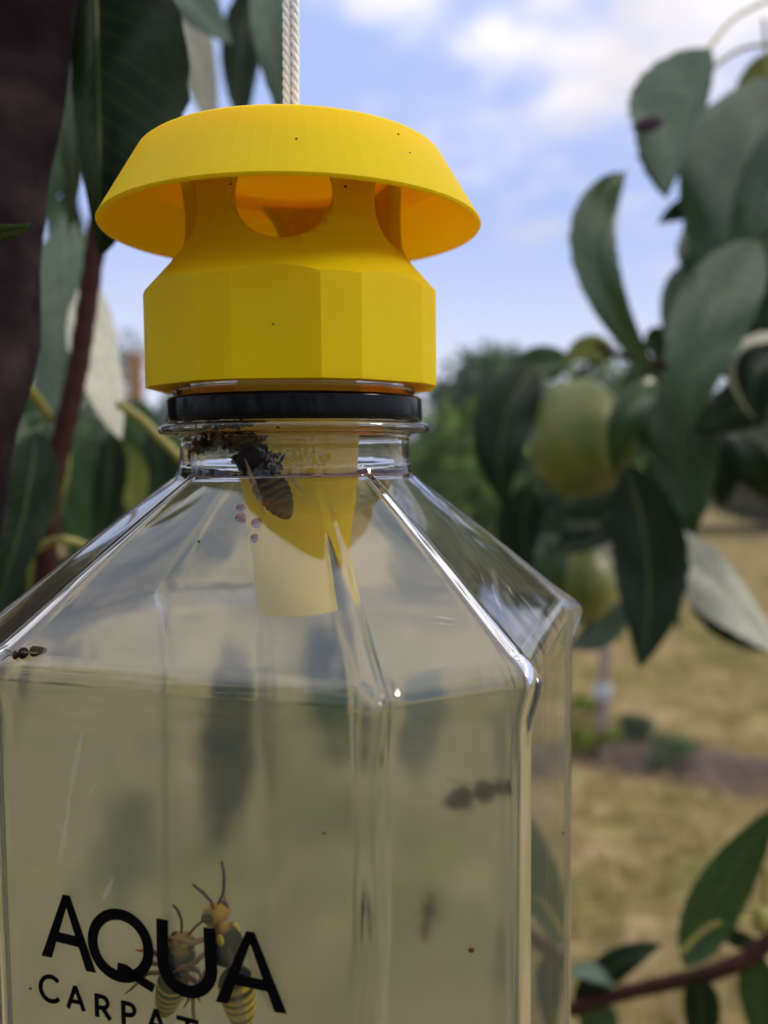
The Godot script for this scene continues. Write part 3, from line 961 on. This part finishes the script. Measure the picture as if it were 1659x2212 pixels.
func marks() -> void:
	# scuffs, dried runs and specks on the outside
	var runs := [[1062, 1262, 1072, 1300, 3.0], [1070, 1285, 1085, 1330, 4.0], [1096, 1262, 1106, 1284, 3.5], [1040, 1240, 1046, 1262, 2.0], [1050, 1330, 1062, 1352, 2.0], [180, 1570, 150, 1720, 16.0], [152, 1715, 128, 1870, 14.0], [205, 1690, 195, 1715, 9.0], [246, 1895, 222, 1945, 16.0], [255, 1600, 250, 1640, 3.0], [640, 1560, 650, 1700, 3.0], [930, 1330, 985, 1338, 5.0], [940, 1345, 975, 1350, 4.0], [420, 1290, 470, 1240, 2.0], [960, 1620, 965, 1760, 2.0]]
	for r in runs:
		var g := Geo.new()
		var l := []
		var m := []
		for k in 7:
			var u := k / 6.0
			var w: float = r[4] * sin(PI * (0.08 + 0.84 * u)) * rng.randf_range(0.6, 1.1)
			var sd := Vector2(r[3] - r[1], r[0] - r[2]).normalized() * w / 2
			var c := Vector2(lerpf(r[0], r[2], u), lerpf(r[1], r[3], u)) + Vector2(rng.randf_range(-1, 1), 0)
			l.append(on_bottle(c.x - sd.x, c.y - sd.y)); m.append(on_bottle(c.x + sd.x, c.y + sd.y))
		g.rows([l, m])
		solid("scuff", g, M.scuff, trap)
	for q in [[1018, 2052, 0.22], [95, 2058, 0.14], [66, 2135, 0.12], [1216, 1800, 0.16], [700, 1800, 0.1], [430, 1170, 0.12]]:
		var g := Geo.new()
		g.ball(on_bottle(q[0], q[1], 0.0), Vector3(q[2] * 1.4, q[2], q[2] * 0.7), 8, 6)
		solid("speck", g, M.crumb_brown, trap)
	# specks on the yellow lid
	for q in [[498, 398, 11.9, 11.9, 0.11], [746, 403, 11.9, 11.9, 0.13], [640, 300, 20.5, 16.25, 0.09], [885, 330, 20.5, 16.25, 0.07], [860, 290, 20.5, 16.25, 0.09], [590, 700, 15.39, 15.39, 0.08]]:
		var g := Geo.new()
		g.ball(on_lid(q[0], q[1], q[2], q[3]), Vector3(q[4] * 1.3, q[4], q[4] * 1.3), 8, 6)
		solid("speck", g, M.crumb_brown, trap)

# the first point of the ray inside a cone between the radii at 23.35 and 30.45 mm
func on_lid(x: float, y: float, r0: float, r1: float) -> Vector3:
	var inv := trap.transform.affine_inverse()
	var o := inv * EYE
	var d := ((inv * at(x, y, 1.0)) - o).normalized()
	var t := 40.0
	while t < 130.0:
		var p := o + d * t
		if Vector2(p.x, p.z).length() <= lerpf(r0, r1, (p.y - H - 23.35) / 7.1):
			return p
		t += 0.03
	return o + d * 90.0

func bottle() -> void:
	var na := 720
	var octr := PackedFloat32Array()
	var ribs := PackedFloat32Array()
	knuckles.resize(na)
	octr.resize(na); ribs.resize(na)
	var corner := []
	var w := 17.925
	for k in 4:
		corner.append(-PHI + k * PI / 2 + atan2(w, 28.375))
		corner.append(-PHI + k * PI / 2 - atan2(w, 28.375))
	for j in na:
		var a := TAU * j / na
		# slightly rounded octagon
		var s := 0.0
		for q in [-2, -1, 0, 1, 2]:
			s += oct_radius(a + q * 0.008)
		octr[j] = s / 5
		var b := 0.0
		for c in corner:
			var d := wrapf(a - c, -PI, PI) * 33.0
			b += exp(-pow(absf(d) / 1.05, 3.2))
		ribs[j] = b
		var b2 := 0.0
		for c in corner:
			b2 += exp(-pow(absf(wrapf(a - c, -PI, PI)) * 33.0 / 1.9, 4.0))
		knuckles[j] = b2
	# outer profile: y (above the neck ring zero), circle radius, share of the octagon, rib height, thickness
	var prof := []
	prof.append([-H + 0.0, 0.02, 0.0, 0.0]); prof.append([-H, 10.0, 0.3, 0.0]); prof.append([-H, 20.0, 0.75, 0.0]); prof.append([-H + 1.0, 13.0, 0.97, 0.2]); prof.append([-H + 3.0, 13.0, 1.0, 0.4])
	for k in 12:
		prof.append([lerpf(-H + 8.0, -27.0, k / 11.0), 13.0, 0.984, 0.55])
	for k in 14:
		var u := k / 13.0
		prof.append([lerpf(-26.0, -20.4, u), 13.0, lerpf(0.984, 1.004, smoothstep(0.45, 0.95, u)), lerpf(0.55, 1.0, smoothstep(0, 0.7, u))])
	# rounded brow, then the shoulder
	for k in 11:
		var u := (k + 1) / 11.0
		prof.append([-20.4 + 2.3 * u, 13.0, 1.004 - 0.089 * pow(u, 1.8), lerpf(1.0, 0.65, u)])
	for k in 40:
		var u := (k + 1) / 40.0
		prof.append([-18.1 + 14.8 * u, 13.0, 0.915 * (1.0 - u) + 0.02 * sin(u * PI), 0.65 * (1.0 - u * 0.7)])
	for k in 4:
		var u := (k + 1) / 4.0
		prof.append([-3.3 + 1.0 * u, lerpf(13.0, 12.75, u), 0.0, 0.1 * (1.0 - u)])
	for q in [[-1.9, 12.68], [-1.0, 12.58], [0.0, 12.55], [0.8, 12.6], [1.1, 12.8], [1.2, 13.2], [1.24, 14.5], [1.35, 14.72], [1.6, 14.8], [1.9, 14.76], [2.1, 14.6], [2.22, 14.2], [2.3, 13.2], [2.4, 12.85], [3.5, 12.6], [5.0, 12.6], [5.5, 13.2], [6.0, 13.3], [6.4, 12.7], [8.0, 12.6], [8.5, 13.3], [9.0, 13.3], [9.5, 12.6], [13.0, 12.5], [13.4, 12.3], [13.5, 12.0], [13.5, 11.6], [13.3, 11.35]]:
		prof.append([q[0], q[1], 0.0, 0.0])
	var wob := noise(0.09, 3, 91)
	var wob2 := noise(0.35, 2, 92)
	var orow := []
	for p in prof:
		orow.append(ring_of(p[0], p[1], p[2], p[3], octr, ribs, 0.0, null, null))
	var irow := []
	irow.append(ring_of(13.3, 11.35, 0.0, 0.0, octr, ribs, 0.0, null, null))
	for y in [12.0, 9.0, 6.0, 4.0, 2.2, 1.0, 0.0, -1.0, -2.0, -2.8]:
		irow.append(ring_of(y, 11.5, 0.0, 0.0, octr, ribs, 0.0, wob, wob2))
	for k in range(prof.size() - 33, 0, -1):
		var p: Array = prof[k]
		if p[0] > -3.0:
			continue
		irow.append(ring_of(maxf(p[0], -H + 0.8) - 0.15, p[1], p[2], p[3] * 0.6, octr, ribs, 0.55, wob, wob2))
	irow.append(ring_of(-H + 0.8, 0.02, 0.0, 0.0, octr, ribs, 0.0, null, null))
	var go := Geo.new()
	go.rows(orow, true, true)
	var gi := Geo.new()
	var cut := 12
	var low := cut
	while irow[low][0].y > H - 20.5:
		low += 1
	gi.rows(irow.slice(low), true, true)
	var gs := Geo.new()
	gs.rows(irow.slice(cut - 1, low + 1), true, true)
	var gn := Geo.new()
	gn.rows(irow.slice(0, cut), true, true)
	var am := ArrayMesh.new()
	go.into(am, M.plastic)
	gi.into(am, M.plastic_inside)
	gn.into(am, M.plastic)
	gs.into(am, M.plastic_shoulder)
	obj("bottle", am, trap)

func ring_of(y: float, circ: float, k: float, rib: float, octr: PackedFloat32Array, ribs: PackedFloat32Array, inset: float, w1: Variant, w2: Variant) -> PackedVector3Array:
	var out := PackedVector3Array()
	var n := octr.size()
	out.resize(n)
	for j in n:
		var a := TAU * j / n
		var r := lerpf(circ, octr[j], k) + ribs[j] * rib - inset
		r += knuckles[j] * 0.5 * k * exp(-pow((y + 19.6) / 2.3, 2.0))
		if w1 != null:
			r += 0.035 * w1.get_noise_3d(sin(a) * 28, y * 0.9, cos(a) * 28) + 0.005 * w2.get_noise_3d(sin(a) * 28, y, cos(a) * 28)
		out[j] = Vector3(r * sin(a), y + H, r * cos(a))
	return out

func lid() -> void:
	# mushroom roof
	var roof := Geo.new()
	roof.lathe([Vector2(0.7, H + 29.8), Vector2(10.9, H + 29.8), Vector2(10.9, H + 28.3), Vector2(16.4, H + 28.3), Vector2(19.75, H + 23.3), Vector2(20.0, H + 23.1), Vector2(20.35, H + 23.15), Vector2(20.5, H + 23.35), Vector2(16.25, H + 30.45), Vector2(15.9, H + 30.7), Vector2(0.7, H + 30.7), Vector2(0.7, H + 29.8)], 72)
	solid("roof", roof, M.yellow, trap, true)
	# faceted collar with five round entrances
	var cs := CSGCombiner3D.new()
	cs.name = "collar"
	trap.add_child(cs, true)
	var body := CSGPolygon3D.new()
	body.name = "collar_body"
	body.mode = CSGPolygon3D.MODE_SPIN
	body.spin_sides = 112
	body.smooth_faces = true
	body.polygon = PackedVector2Array([Vector2(0, H + 6.1), Vector2(17.5, H + 6.1), Vector2(17.5, H + 14.2), Vector2(13.3, H + 18.9), Vector2(12.5, H + 19.95), Vector2(12.1, H + 20.9), Vector2(11.95, H + 22.0), Vector2(11.9, H + 28.6), Vector2(0, H + 28.6)])
	body.material = M.yellow
	cs.add_child(body)
	var nut := CSGPolygon3D.new()
	nut.name = "collar_facets"
	nut.operation = CSGShape3D.OPERATION_INTERSECTION
	var poly := PackedVector2Array()
	for k in 8:
		for s in [-15.2, 15.2]:
			var a: float = deg_to_rad(k * 45.0 + s - 0.5)
			poly.append(Vector2(sin(a), cos(a)) * 15.95)
	nut.polygon = poly
	nut.depth = 40.0
	nut.rotation_degrees = Vector3(90, 0, 0)
	nut.position = Vector3(0, H - 5.0, 0)
	nut.material = M.yellow
	cs.add_child(nut)
	var bore := CSGPolygon3D.new()
	bore.name = "collar_bore"
	bore.mode = CSGPolygon3D.MODE_SPIN
	bore.spin_sides = 64
	bore.smooth_faces = true
	bore.operation = CSGShape3D.OPERATION_SUBTRACTION
	bore.polygon = PackedVector2Array([Vector2(0, H + 5), Vector2(13.75, H + 5), Vector2(13.75, H + 14.3), Vector2(8.0, H + 14.4), Vector2(8.0, H + 16.0), Vector2(10.5, H + 19.5), Vector2(10.5, H + 30), Vector2(0, H + 30)])
	bore.material = M.yellow
	cs.add_child(bore)
	for k in 5:
		var hole := CSGCylinder3D.new()
		hole.name = "collar_entrance"
		hole.operation = CSGShape3D.OPERATION_SUBTRACTION
		hole.radius = 4.8
		hole.height = 24.0
		hole.sides = 48
		var ha := deg_to_rad(k * 72.0 + 1.0)
		hole.basis = Basis(Vector3.UP, ha) * Basis(Vector3.RIGHT, PI / 2)
		hole.position = Vector3(sin(ha) * 13.0, H + 24.4, cos(ha) * 13.0)
		hole.material = M.yellow
		cs.add_child(hole, true)
	# funnel tube reaching down into the bottle, cut off bluntly
	var out := []
	var inn := []
	var n := 96
	var tops := []
	for j in n:
		var a := wrapf(TAU * j / n, -PI, PI)
		var low := -18.4 + 0.25 * sin(a)
		tops.append(low)
	for k in 25:
		var u := k / 24.0
		var ro := []
		var ri := []
		for j in n:
			var a := TAU * j / n
			var y: float = lerpf(14.35, tops[j], u)
			var r := lerpf(5.0, 6.75, smoothstep(-18.4, 1.0, y)) + 1.3 * smoothstep(4.0, 14.3, y)
			ro.append(Vector3(sin(a) * r + 0.35, y + H, cos(a) * r))
			ri.append(Vector3(sin(a) * (r - 0.9) + 0.35, y + H, cos(a) * (r - 0.9)))
		out.append(ro); inn.append(ri)
	var f := Geo.new()
	out.reverse()
	f.rows(out, true, true)
	f.rows([out[24], inn[0]], true, true)
	solid("funnel", f, M.yellow_funnel, trap)

func stroke(g: Geo, pts: Array, width: float) -> void:
	# a flat pen stroke with mitred bends, a little proud of the bottle's face
	var l := []
	var r := []
	for k in pts.size():
		var p: Vector2 = pts[k]
		var a: Vector2 = (p - pts[k - 1]).normalized() if k > 0 else (pts[1] - p).normalized()
		var b: Vector2 = (pts[k + 1] - p).normalized() if k < pts.size() - 1 else a
		var t := (a + b).normalized()
		var nn := Vector2(-t.y, t.x) / maxf(0.35, Vector2(-t.y, t.x).dot(Vector2(-a.y, a.x)))
		l.append(p + nn * width / 2); r.append(p - nn * width / 2)
	band(g, l, r)

func band(g: Geo, l: Array, r: Array) -> void:
	var a := []
	var b := []
	var a0 := []
	var b0 := []
	for k in l.size():
		a.append(Vector3(l[k].x, l[k].y, 0.10)); b.append(Vector3(r[k].x, r[k].y, 0.10))
		a0.append(Vector3(l[k].x, l[k].y, 0.04)); b0.append(Vector3(r[k].x, r[k].y, 0.04))
	g.rows([a, b, b0, a0, a], false, true)
	var n := l.size() - 1
	for q in [[a[0], b[0], b0[0], a0[0]], [a[n], b[n], b0[n], a0[n]]]:
		var i := g.put(q[0])
		g.put(q[1]); g.put(q[2]); g.put(q[3])
		g.tri(i, i + 1, i + 2); g.tri(i, i + 2, i + 3)

func arc(cx: float, cy: float, rx: float, ry: float, a0: float, a1: float, n := 32) -> Array:
	var out := []
	for k in n + 1:
		var a := deg_to_rad(lerpf(a0, a1, float(k) / n))
		out.append(Vector2(cx + rx * cos(a), cy + ry * sin(a)))
	return out

# the printed words on the front face; x along the face, y up, in millimetres
func letters() -> void:
	var fb := Basis(Vector3.UP, -PHI)
	var org := fb * Vector3(0, 0, 28.375) + Vector3(0, H, 0)
	var all := []
	var g := Geo.new()
	band(g, [Vector2(-10.42, -38.95), Vector2(-12.85, -44.85)], [Vector2(-9.72, -38.95), Vector2(-11.78, -44.85)])
	band(g, [Vector2(-10.46, -38.96), Vector2(-8.28, -45.45)], [Vector2(-9.70, -38.94), Vector2(-7.28, -45.45)])
	stroke(g, [Vector2(-11.2, -42.85), Vector2(-8.6, -43.0)], 0.92)
	all.append(g)
	g = Geo.new()
	stroke(g, arc(-4.76, -42.62, 2.75, 2.75, 0, 360, 56), 0.98)
	stroke(g, [Vector2(-5.1, -44.55), Vector2(-4.3, -44.60), Vector2(-2.6, -45.45), Vector2(-1.6, -45.85)], 0.8)
	all.append(g)
	g = Geo.new()
	var u := [Vector2(-0.62, -39.65), Vector2(-0.66, -43.1)]
	u.append_array(arc(1.62, -43.2, 2.28, 2.32, 180, 360, 28))
	u.append_array([Vector2(3.87, -43.1), Vector2(3.78, -39.72)])
	stroke(g, u, 1.1)
	all.append(g)
	g = Geo.new()
	band(g, [Vector2(7.12, -39.45), Vector2(4.2, -45.9)], [Vector2(7.85, -39.45), Vector2(5.35, -45.9)])
	band(g, [Vector2(7.08, -39.46), Vector2(9.5, -45.8)], [Vector2(7.88, -39.44), Vector2(10.58, -45.76)])
	stroke(g, [Vector2(6.0, -43.7), Vector2(8.9, -43.75)], 0.92)
	all.append(g)
	# second, smaller line
	g = Geo.new()
	stroke(g, arc(-12.0, -47.75, 1.08, 1.12, 42, 318, 26), 0.40)
	all.append(g)
	for x in [-9.45, -1.45]:
		g = Geo.new()
		var y0: float = -47.05 - (x + 9.45) * 0.075
		stroke(g, [Vector2(x, y0), Vector2(x - 0.82, y0 - 2.1)], 0.40)
		stroke(g, [Vector2(x - 0.02, y0 + 0.02), Vector2(x + 0.82, y0 - 2.1)], 0.40)
		stroke(g, [Vector2(x - 0.5, y0 - 1.4), Vector2(x + 0.5, y0 - 1.4)], 0.34)
		all.append(g)
	g = Geo.new()
	stroke(g, [Vector2(-7.3, -47.3), Vector2(-7.3, -49.4)], 0.42)
	var rr := [Vector2(-7.3, -47.5)]
	rr.append_array(arc(-6.75, -48.0, 0.55, 0.5, 90, -90, 14))
	rr.append(Vector2(-7.3, -48.5))
	stroke(g, rr, 0.38)
	stroke(g, [Vector2(-6.75, -48.45), Vector2(-5.98, -49.45)], 0.42)
	all.append(g)
	g = Geo.new()
	stroke(g, [Vector2(-4.65, -47.45), Vector2(-4.65, -49.6)], 0.42)
	rr = [Vector2(-4.65, -47.65)]
	rr.append_array(arc(-4.1, -48.15, 0.55, 0.5, 90, -90, 14))
	rr.append(Vector2(-4.65, -48.65))
	stroke(g, rr, 0.38)
	all.append(g)
	g = Geo.new()
	stroke(g, [Vector2(0.5, -47.95), Vector2(2.55, -48.05)], 0.40)
	stroke(g, [Vector2(1.52, -48.0), Vector2(1.52, -50.0)], 0.42)
	all.append(g)
	g = Geo.new()
	stroke(g, [Vector2(3.75, -48.05), Vector2(3.75, -50.2)], 0.42)
	all.append(g)
	for q in all:
		var o := solid("letter", q, M.ink, trap, true)
		o.transform = Transform3D(fb, org)

# ---------------------------------------------------------------- insects
# head along +x, back along +y, in millimetres; bands of colour from station to station
func insect(label: String, category: String, where: Vector3, fwd: Vector3, back: Vector3, scale_: float, striped: float, wing_out: float, group := "") -> Node3D:
	var o := thing("wasp" if striped > 0.0 else "dead_insect", label, category, Vector3.ZERO, group)
	var f := fwd.normalized()
	var s := f.cross(back).normalized()
	var u := s.cross(f).normalized()
	o.transform = trap.transform * Transform3D(Basis(f, u * (1.0 if striped > 0.3 else 1.3), s * (1.0 if striped > 0.3 else 1.4)).scaled(Vector3.ONE * scale_), where)
	var st := [[6.2, 0.2], [6.0, 0.9], [5.4, 1.45], [4.7, 1.5], [4.2, 1.1], [3.95, 0.6], [3.7, 0.7], [3.2, 1.5], [2.3, 2.0], [1.2, 2.1], [0.2, 1.8], [-0.5, 1.1], [-0.9, 0.45], [-1.1, 0.4], [-1.4, 0.9], [-1.9, 1.6], [-2.5, 2.0]]
	var pts := []
	var rad := []
	var col := []
	var blk := Color(0.012, 0.010, 0.008)
	var yel := Color(0.012, 0.010, 0.008).lerp(Color(0.88, 0.60, 0.03), striped)
	var org := Color(0.03, 0.018, 0.012).lerp(Color(0.50, 0.26, 0.02), striped)
	for q in st:
		pts.append(Vector3(q[0], -0.3 if q[0] > 4 else 0.0, 0))
		rad.append(q[1])
		col.append(org if q[0] > 5.0 else blk if q[0] < 3.4 else org)
	for k in 21:
		var t := k / 20.0
		var x := -2.7 - 6.3 * t
		pts.append(Vector3(x, -0.25 * sin(t * 2.5) - 0.6 * t * t, 0))
		rad.append(2.05 * pow(maxf(0.004, 1.0 - pow(t, 2.2)), 0.62) * (1.0 + 0.05 * sin(t * 6.0 * TAU)))
		col.append(yel if fposmod(t * 6.0, 1.0) < 0.6 else blk)
	var g := Geo.new()
	g.tube(pts, rad, 14, col, 0.92)
	solid("body", g, M.insect, o)
	for z in [-1, 1]:
		var e := Geo.new()
		e.ball(Vector3(5.3, -0.2, z * 1.15), Vector3(0.55, 0.85, 0.5), 10, 8)
		solid("eye", e, M.chitin, o)
		var a := Geo.new()
		a.tube([Vector3(6.0, 0.2, z * 0.4), Vector3(7.1, 0.9, z * 0.9), Vector3(8.6, 0.9, z * 1.6), Vector3(9.9, 0.4, z * 2.2)], [0.16, 0.18, 0.2, 0.15], 6)
		solid("antenna", a, M.chitin, o)
		var w := Geo.new()
		var rows_ := []
		for k in 11:
			var t := k / 10.0
			var p := Vector3(2.0, 1.75, z * 1.0).lerp(Vector3(-7.0, 1.9 + wing_out, z * (2.0 + 3.0 * wing_out)), t)
			var ww := (1.5 if striped > 0.3 else 0.8) * pow(sin(PI * clampf(0.06 + 0.9 * t, 0, 1)), 0.7) * (0.5 + 0.6 * t)
			rows_.append([p + Vector3(0, 0.03, ww * 0.5), p + Vector3(0, 0.12, 0), p + Vector3(0, 0.0, -ww * 0.5)])
		w.rows(rows_)
		solid("wing", w, M.wing, o)
		if striped > 0.5:
			var fc := Geo.new()
			fc.ball(Vector3(5.75, -0.75, z * 0.42), Vector3(0.42, 0.5, 0.4), 8, 6)
			solid("face_mark", fc, M.wasp_yellow, o)
			var sh := Geo.new()
			sh.ball(Vector3(2.7, 0.9, z * 1.15), Vector3(0.9, 0.45, 0.4), 8, 6)
			solid("shoulder_mark", sh, M.wasp_yellow, o)
		for k in (3 if striped > 0.3 else 0):
			var l := Geo.new()
			var x0 := 2.6 - k * 1.1
			var d := 1.2 - k * 1.5
			l.tube([Vector3(x0, -1.4, z * 0.8), Vector3(x0 + d * 0.7, -1.6, z * 3.0), Vector3(x0 + d * 1.6, -3.0, z * 4.0), Vector3(x0 + d * 2.0, -3.5, z * 4.6)], [0.3, 0.3, 0.2, 0.09], 6)
			solid("leg", l, M.amber if striped > 0.5 else M.chitin, o)
	return o

func insects() -> void:
	var n1 := Vector3(sin(-PHI), 0, cos(-PHI))
	var t1 := Vector3(cos(PHI), 0, sin(PHI))
	# two wasps clinging to the inside of the front wall behind the letters
	insect("wasp behind the letter U, its yellow face turned to the viewer", "wasp", on_face(385, 2085, 24.8), Vector3(0, 1, 0) + t1 * 0.42 + n1 * 0.35, -n1 + Vector3.UP * 0.5, 0.72, 0.75, 0.05, "wasps inside the bottle")
	insect("wasp behind the last A, its striped yellow abdomen hanging down", "wasp", on_face(497, 2065, 24.6), Vector3(0, 1, 0) - t1 * 0.22 + n1 * 0.1, n1 * 0.25 + t1 * 0.9, 0.80, 1.0, 0.05, "wasps inside the bottle")
	# in the neck, between funnel and wall
	var db := thing("insect_debris", "crumbly dark brown insect remains stuck between the yellow funnel and the bottle neck", "debris", trap.transform * loc(530, 960, 0.088))
	var path := [[500, 935, 0.0875], [520, 950, 0.087], [540, 965, 0.087], [528, 985, 0.087], [555, 1000, 0.087], [572, 1020, 0.087], [560, 1040, 0.087], [590, 1050, 0.087], [455, 945, 0.0885], [475, 935, 0.088], [440, 965, 0.0895], [590, 1000, 0.087], [515, 962, 0.087], [545, 985, 0.0868], [500, 960, 0.0875], [535, 938, 0.087], [560, 950, 0.087], [570, 985, 0.087]]
	for q in path:
		var g := Geo.new()
		for k in 14:
			var p := at(q[0] + rng.randf_range(-20, 20), q[1] + rng.randf_range(-16, 16), q[2]) - db.position
			var bsz := Vector3(rng.randf_range(0.25, 0.9), rng.randf_range(0.08, 0.25), rng.randf_range(0.12, 0.4)) * 0.001
			g.ball(p, bsz, 8, 6, Basis.from_euler(Vector3(rng.randf() * 3, rng.randf() * 3, rng.randf() * 3)))
		solid("crumb", g, M.crumb if rng.randf() < 0.6 else M.crumb_brown, db)
	insect("dark brown insect wedged in the bottle neck beside the yellow funnel", "insect", loc(560, 1012, 0.0872), Vector3(-0.6, 1, -0.1), Vector3(0.25, 0.15, 1), 0.66, 0.08, 0.12, "dead insects in the bottle")
	insect("dark insect across the back of the bottle neck at its left", "insect", loc(472, 955, 0.098), Vector3(1, 0.35, 0.1), Vector3(0.1, 0.2, 1), 0.42, 0.05, 0.2, "dead insects in the bottle")
	insect("blurred dark fly on the bottle's back wall at the right", "fly", loc(1030, 1712, 0.108), Vector3(1, 0.32, 0.1), Vector3(-0.2, 0.3, 0.9), 0.52, 0.0, 0.6, "dead insects in the bottle")
	insect("dark insect on the right shoulder of the bottle beside the ridge", "insect", loc(905, 1165, 0.1), Vector3(-0.55, 0.75, -0.2), Vector3(0.4, 0.5, 0.6), 0.42, 0.0, 0.05, "dead insects in the bottle")
	insect("shrivelled little fly on the bottle's left shoulder corner", "fly", on_bottle(58, 1410, 0.15), Vector3(-1, -0.12, 0.1), Vector3(0, 0.8, 0.5), 0.20, 0.03, 0.5, "dead insects in the bottle")
	insect("faint brownish wasp low on the back wall of the bottle", "wasp", loc(925, 1975, 0.118), Vector3(0.2, 1, 0), Vector3(-0.2, 0, 1), 0.45, 0.4, 0.1, "wasps inside the bottle")
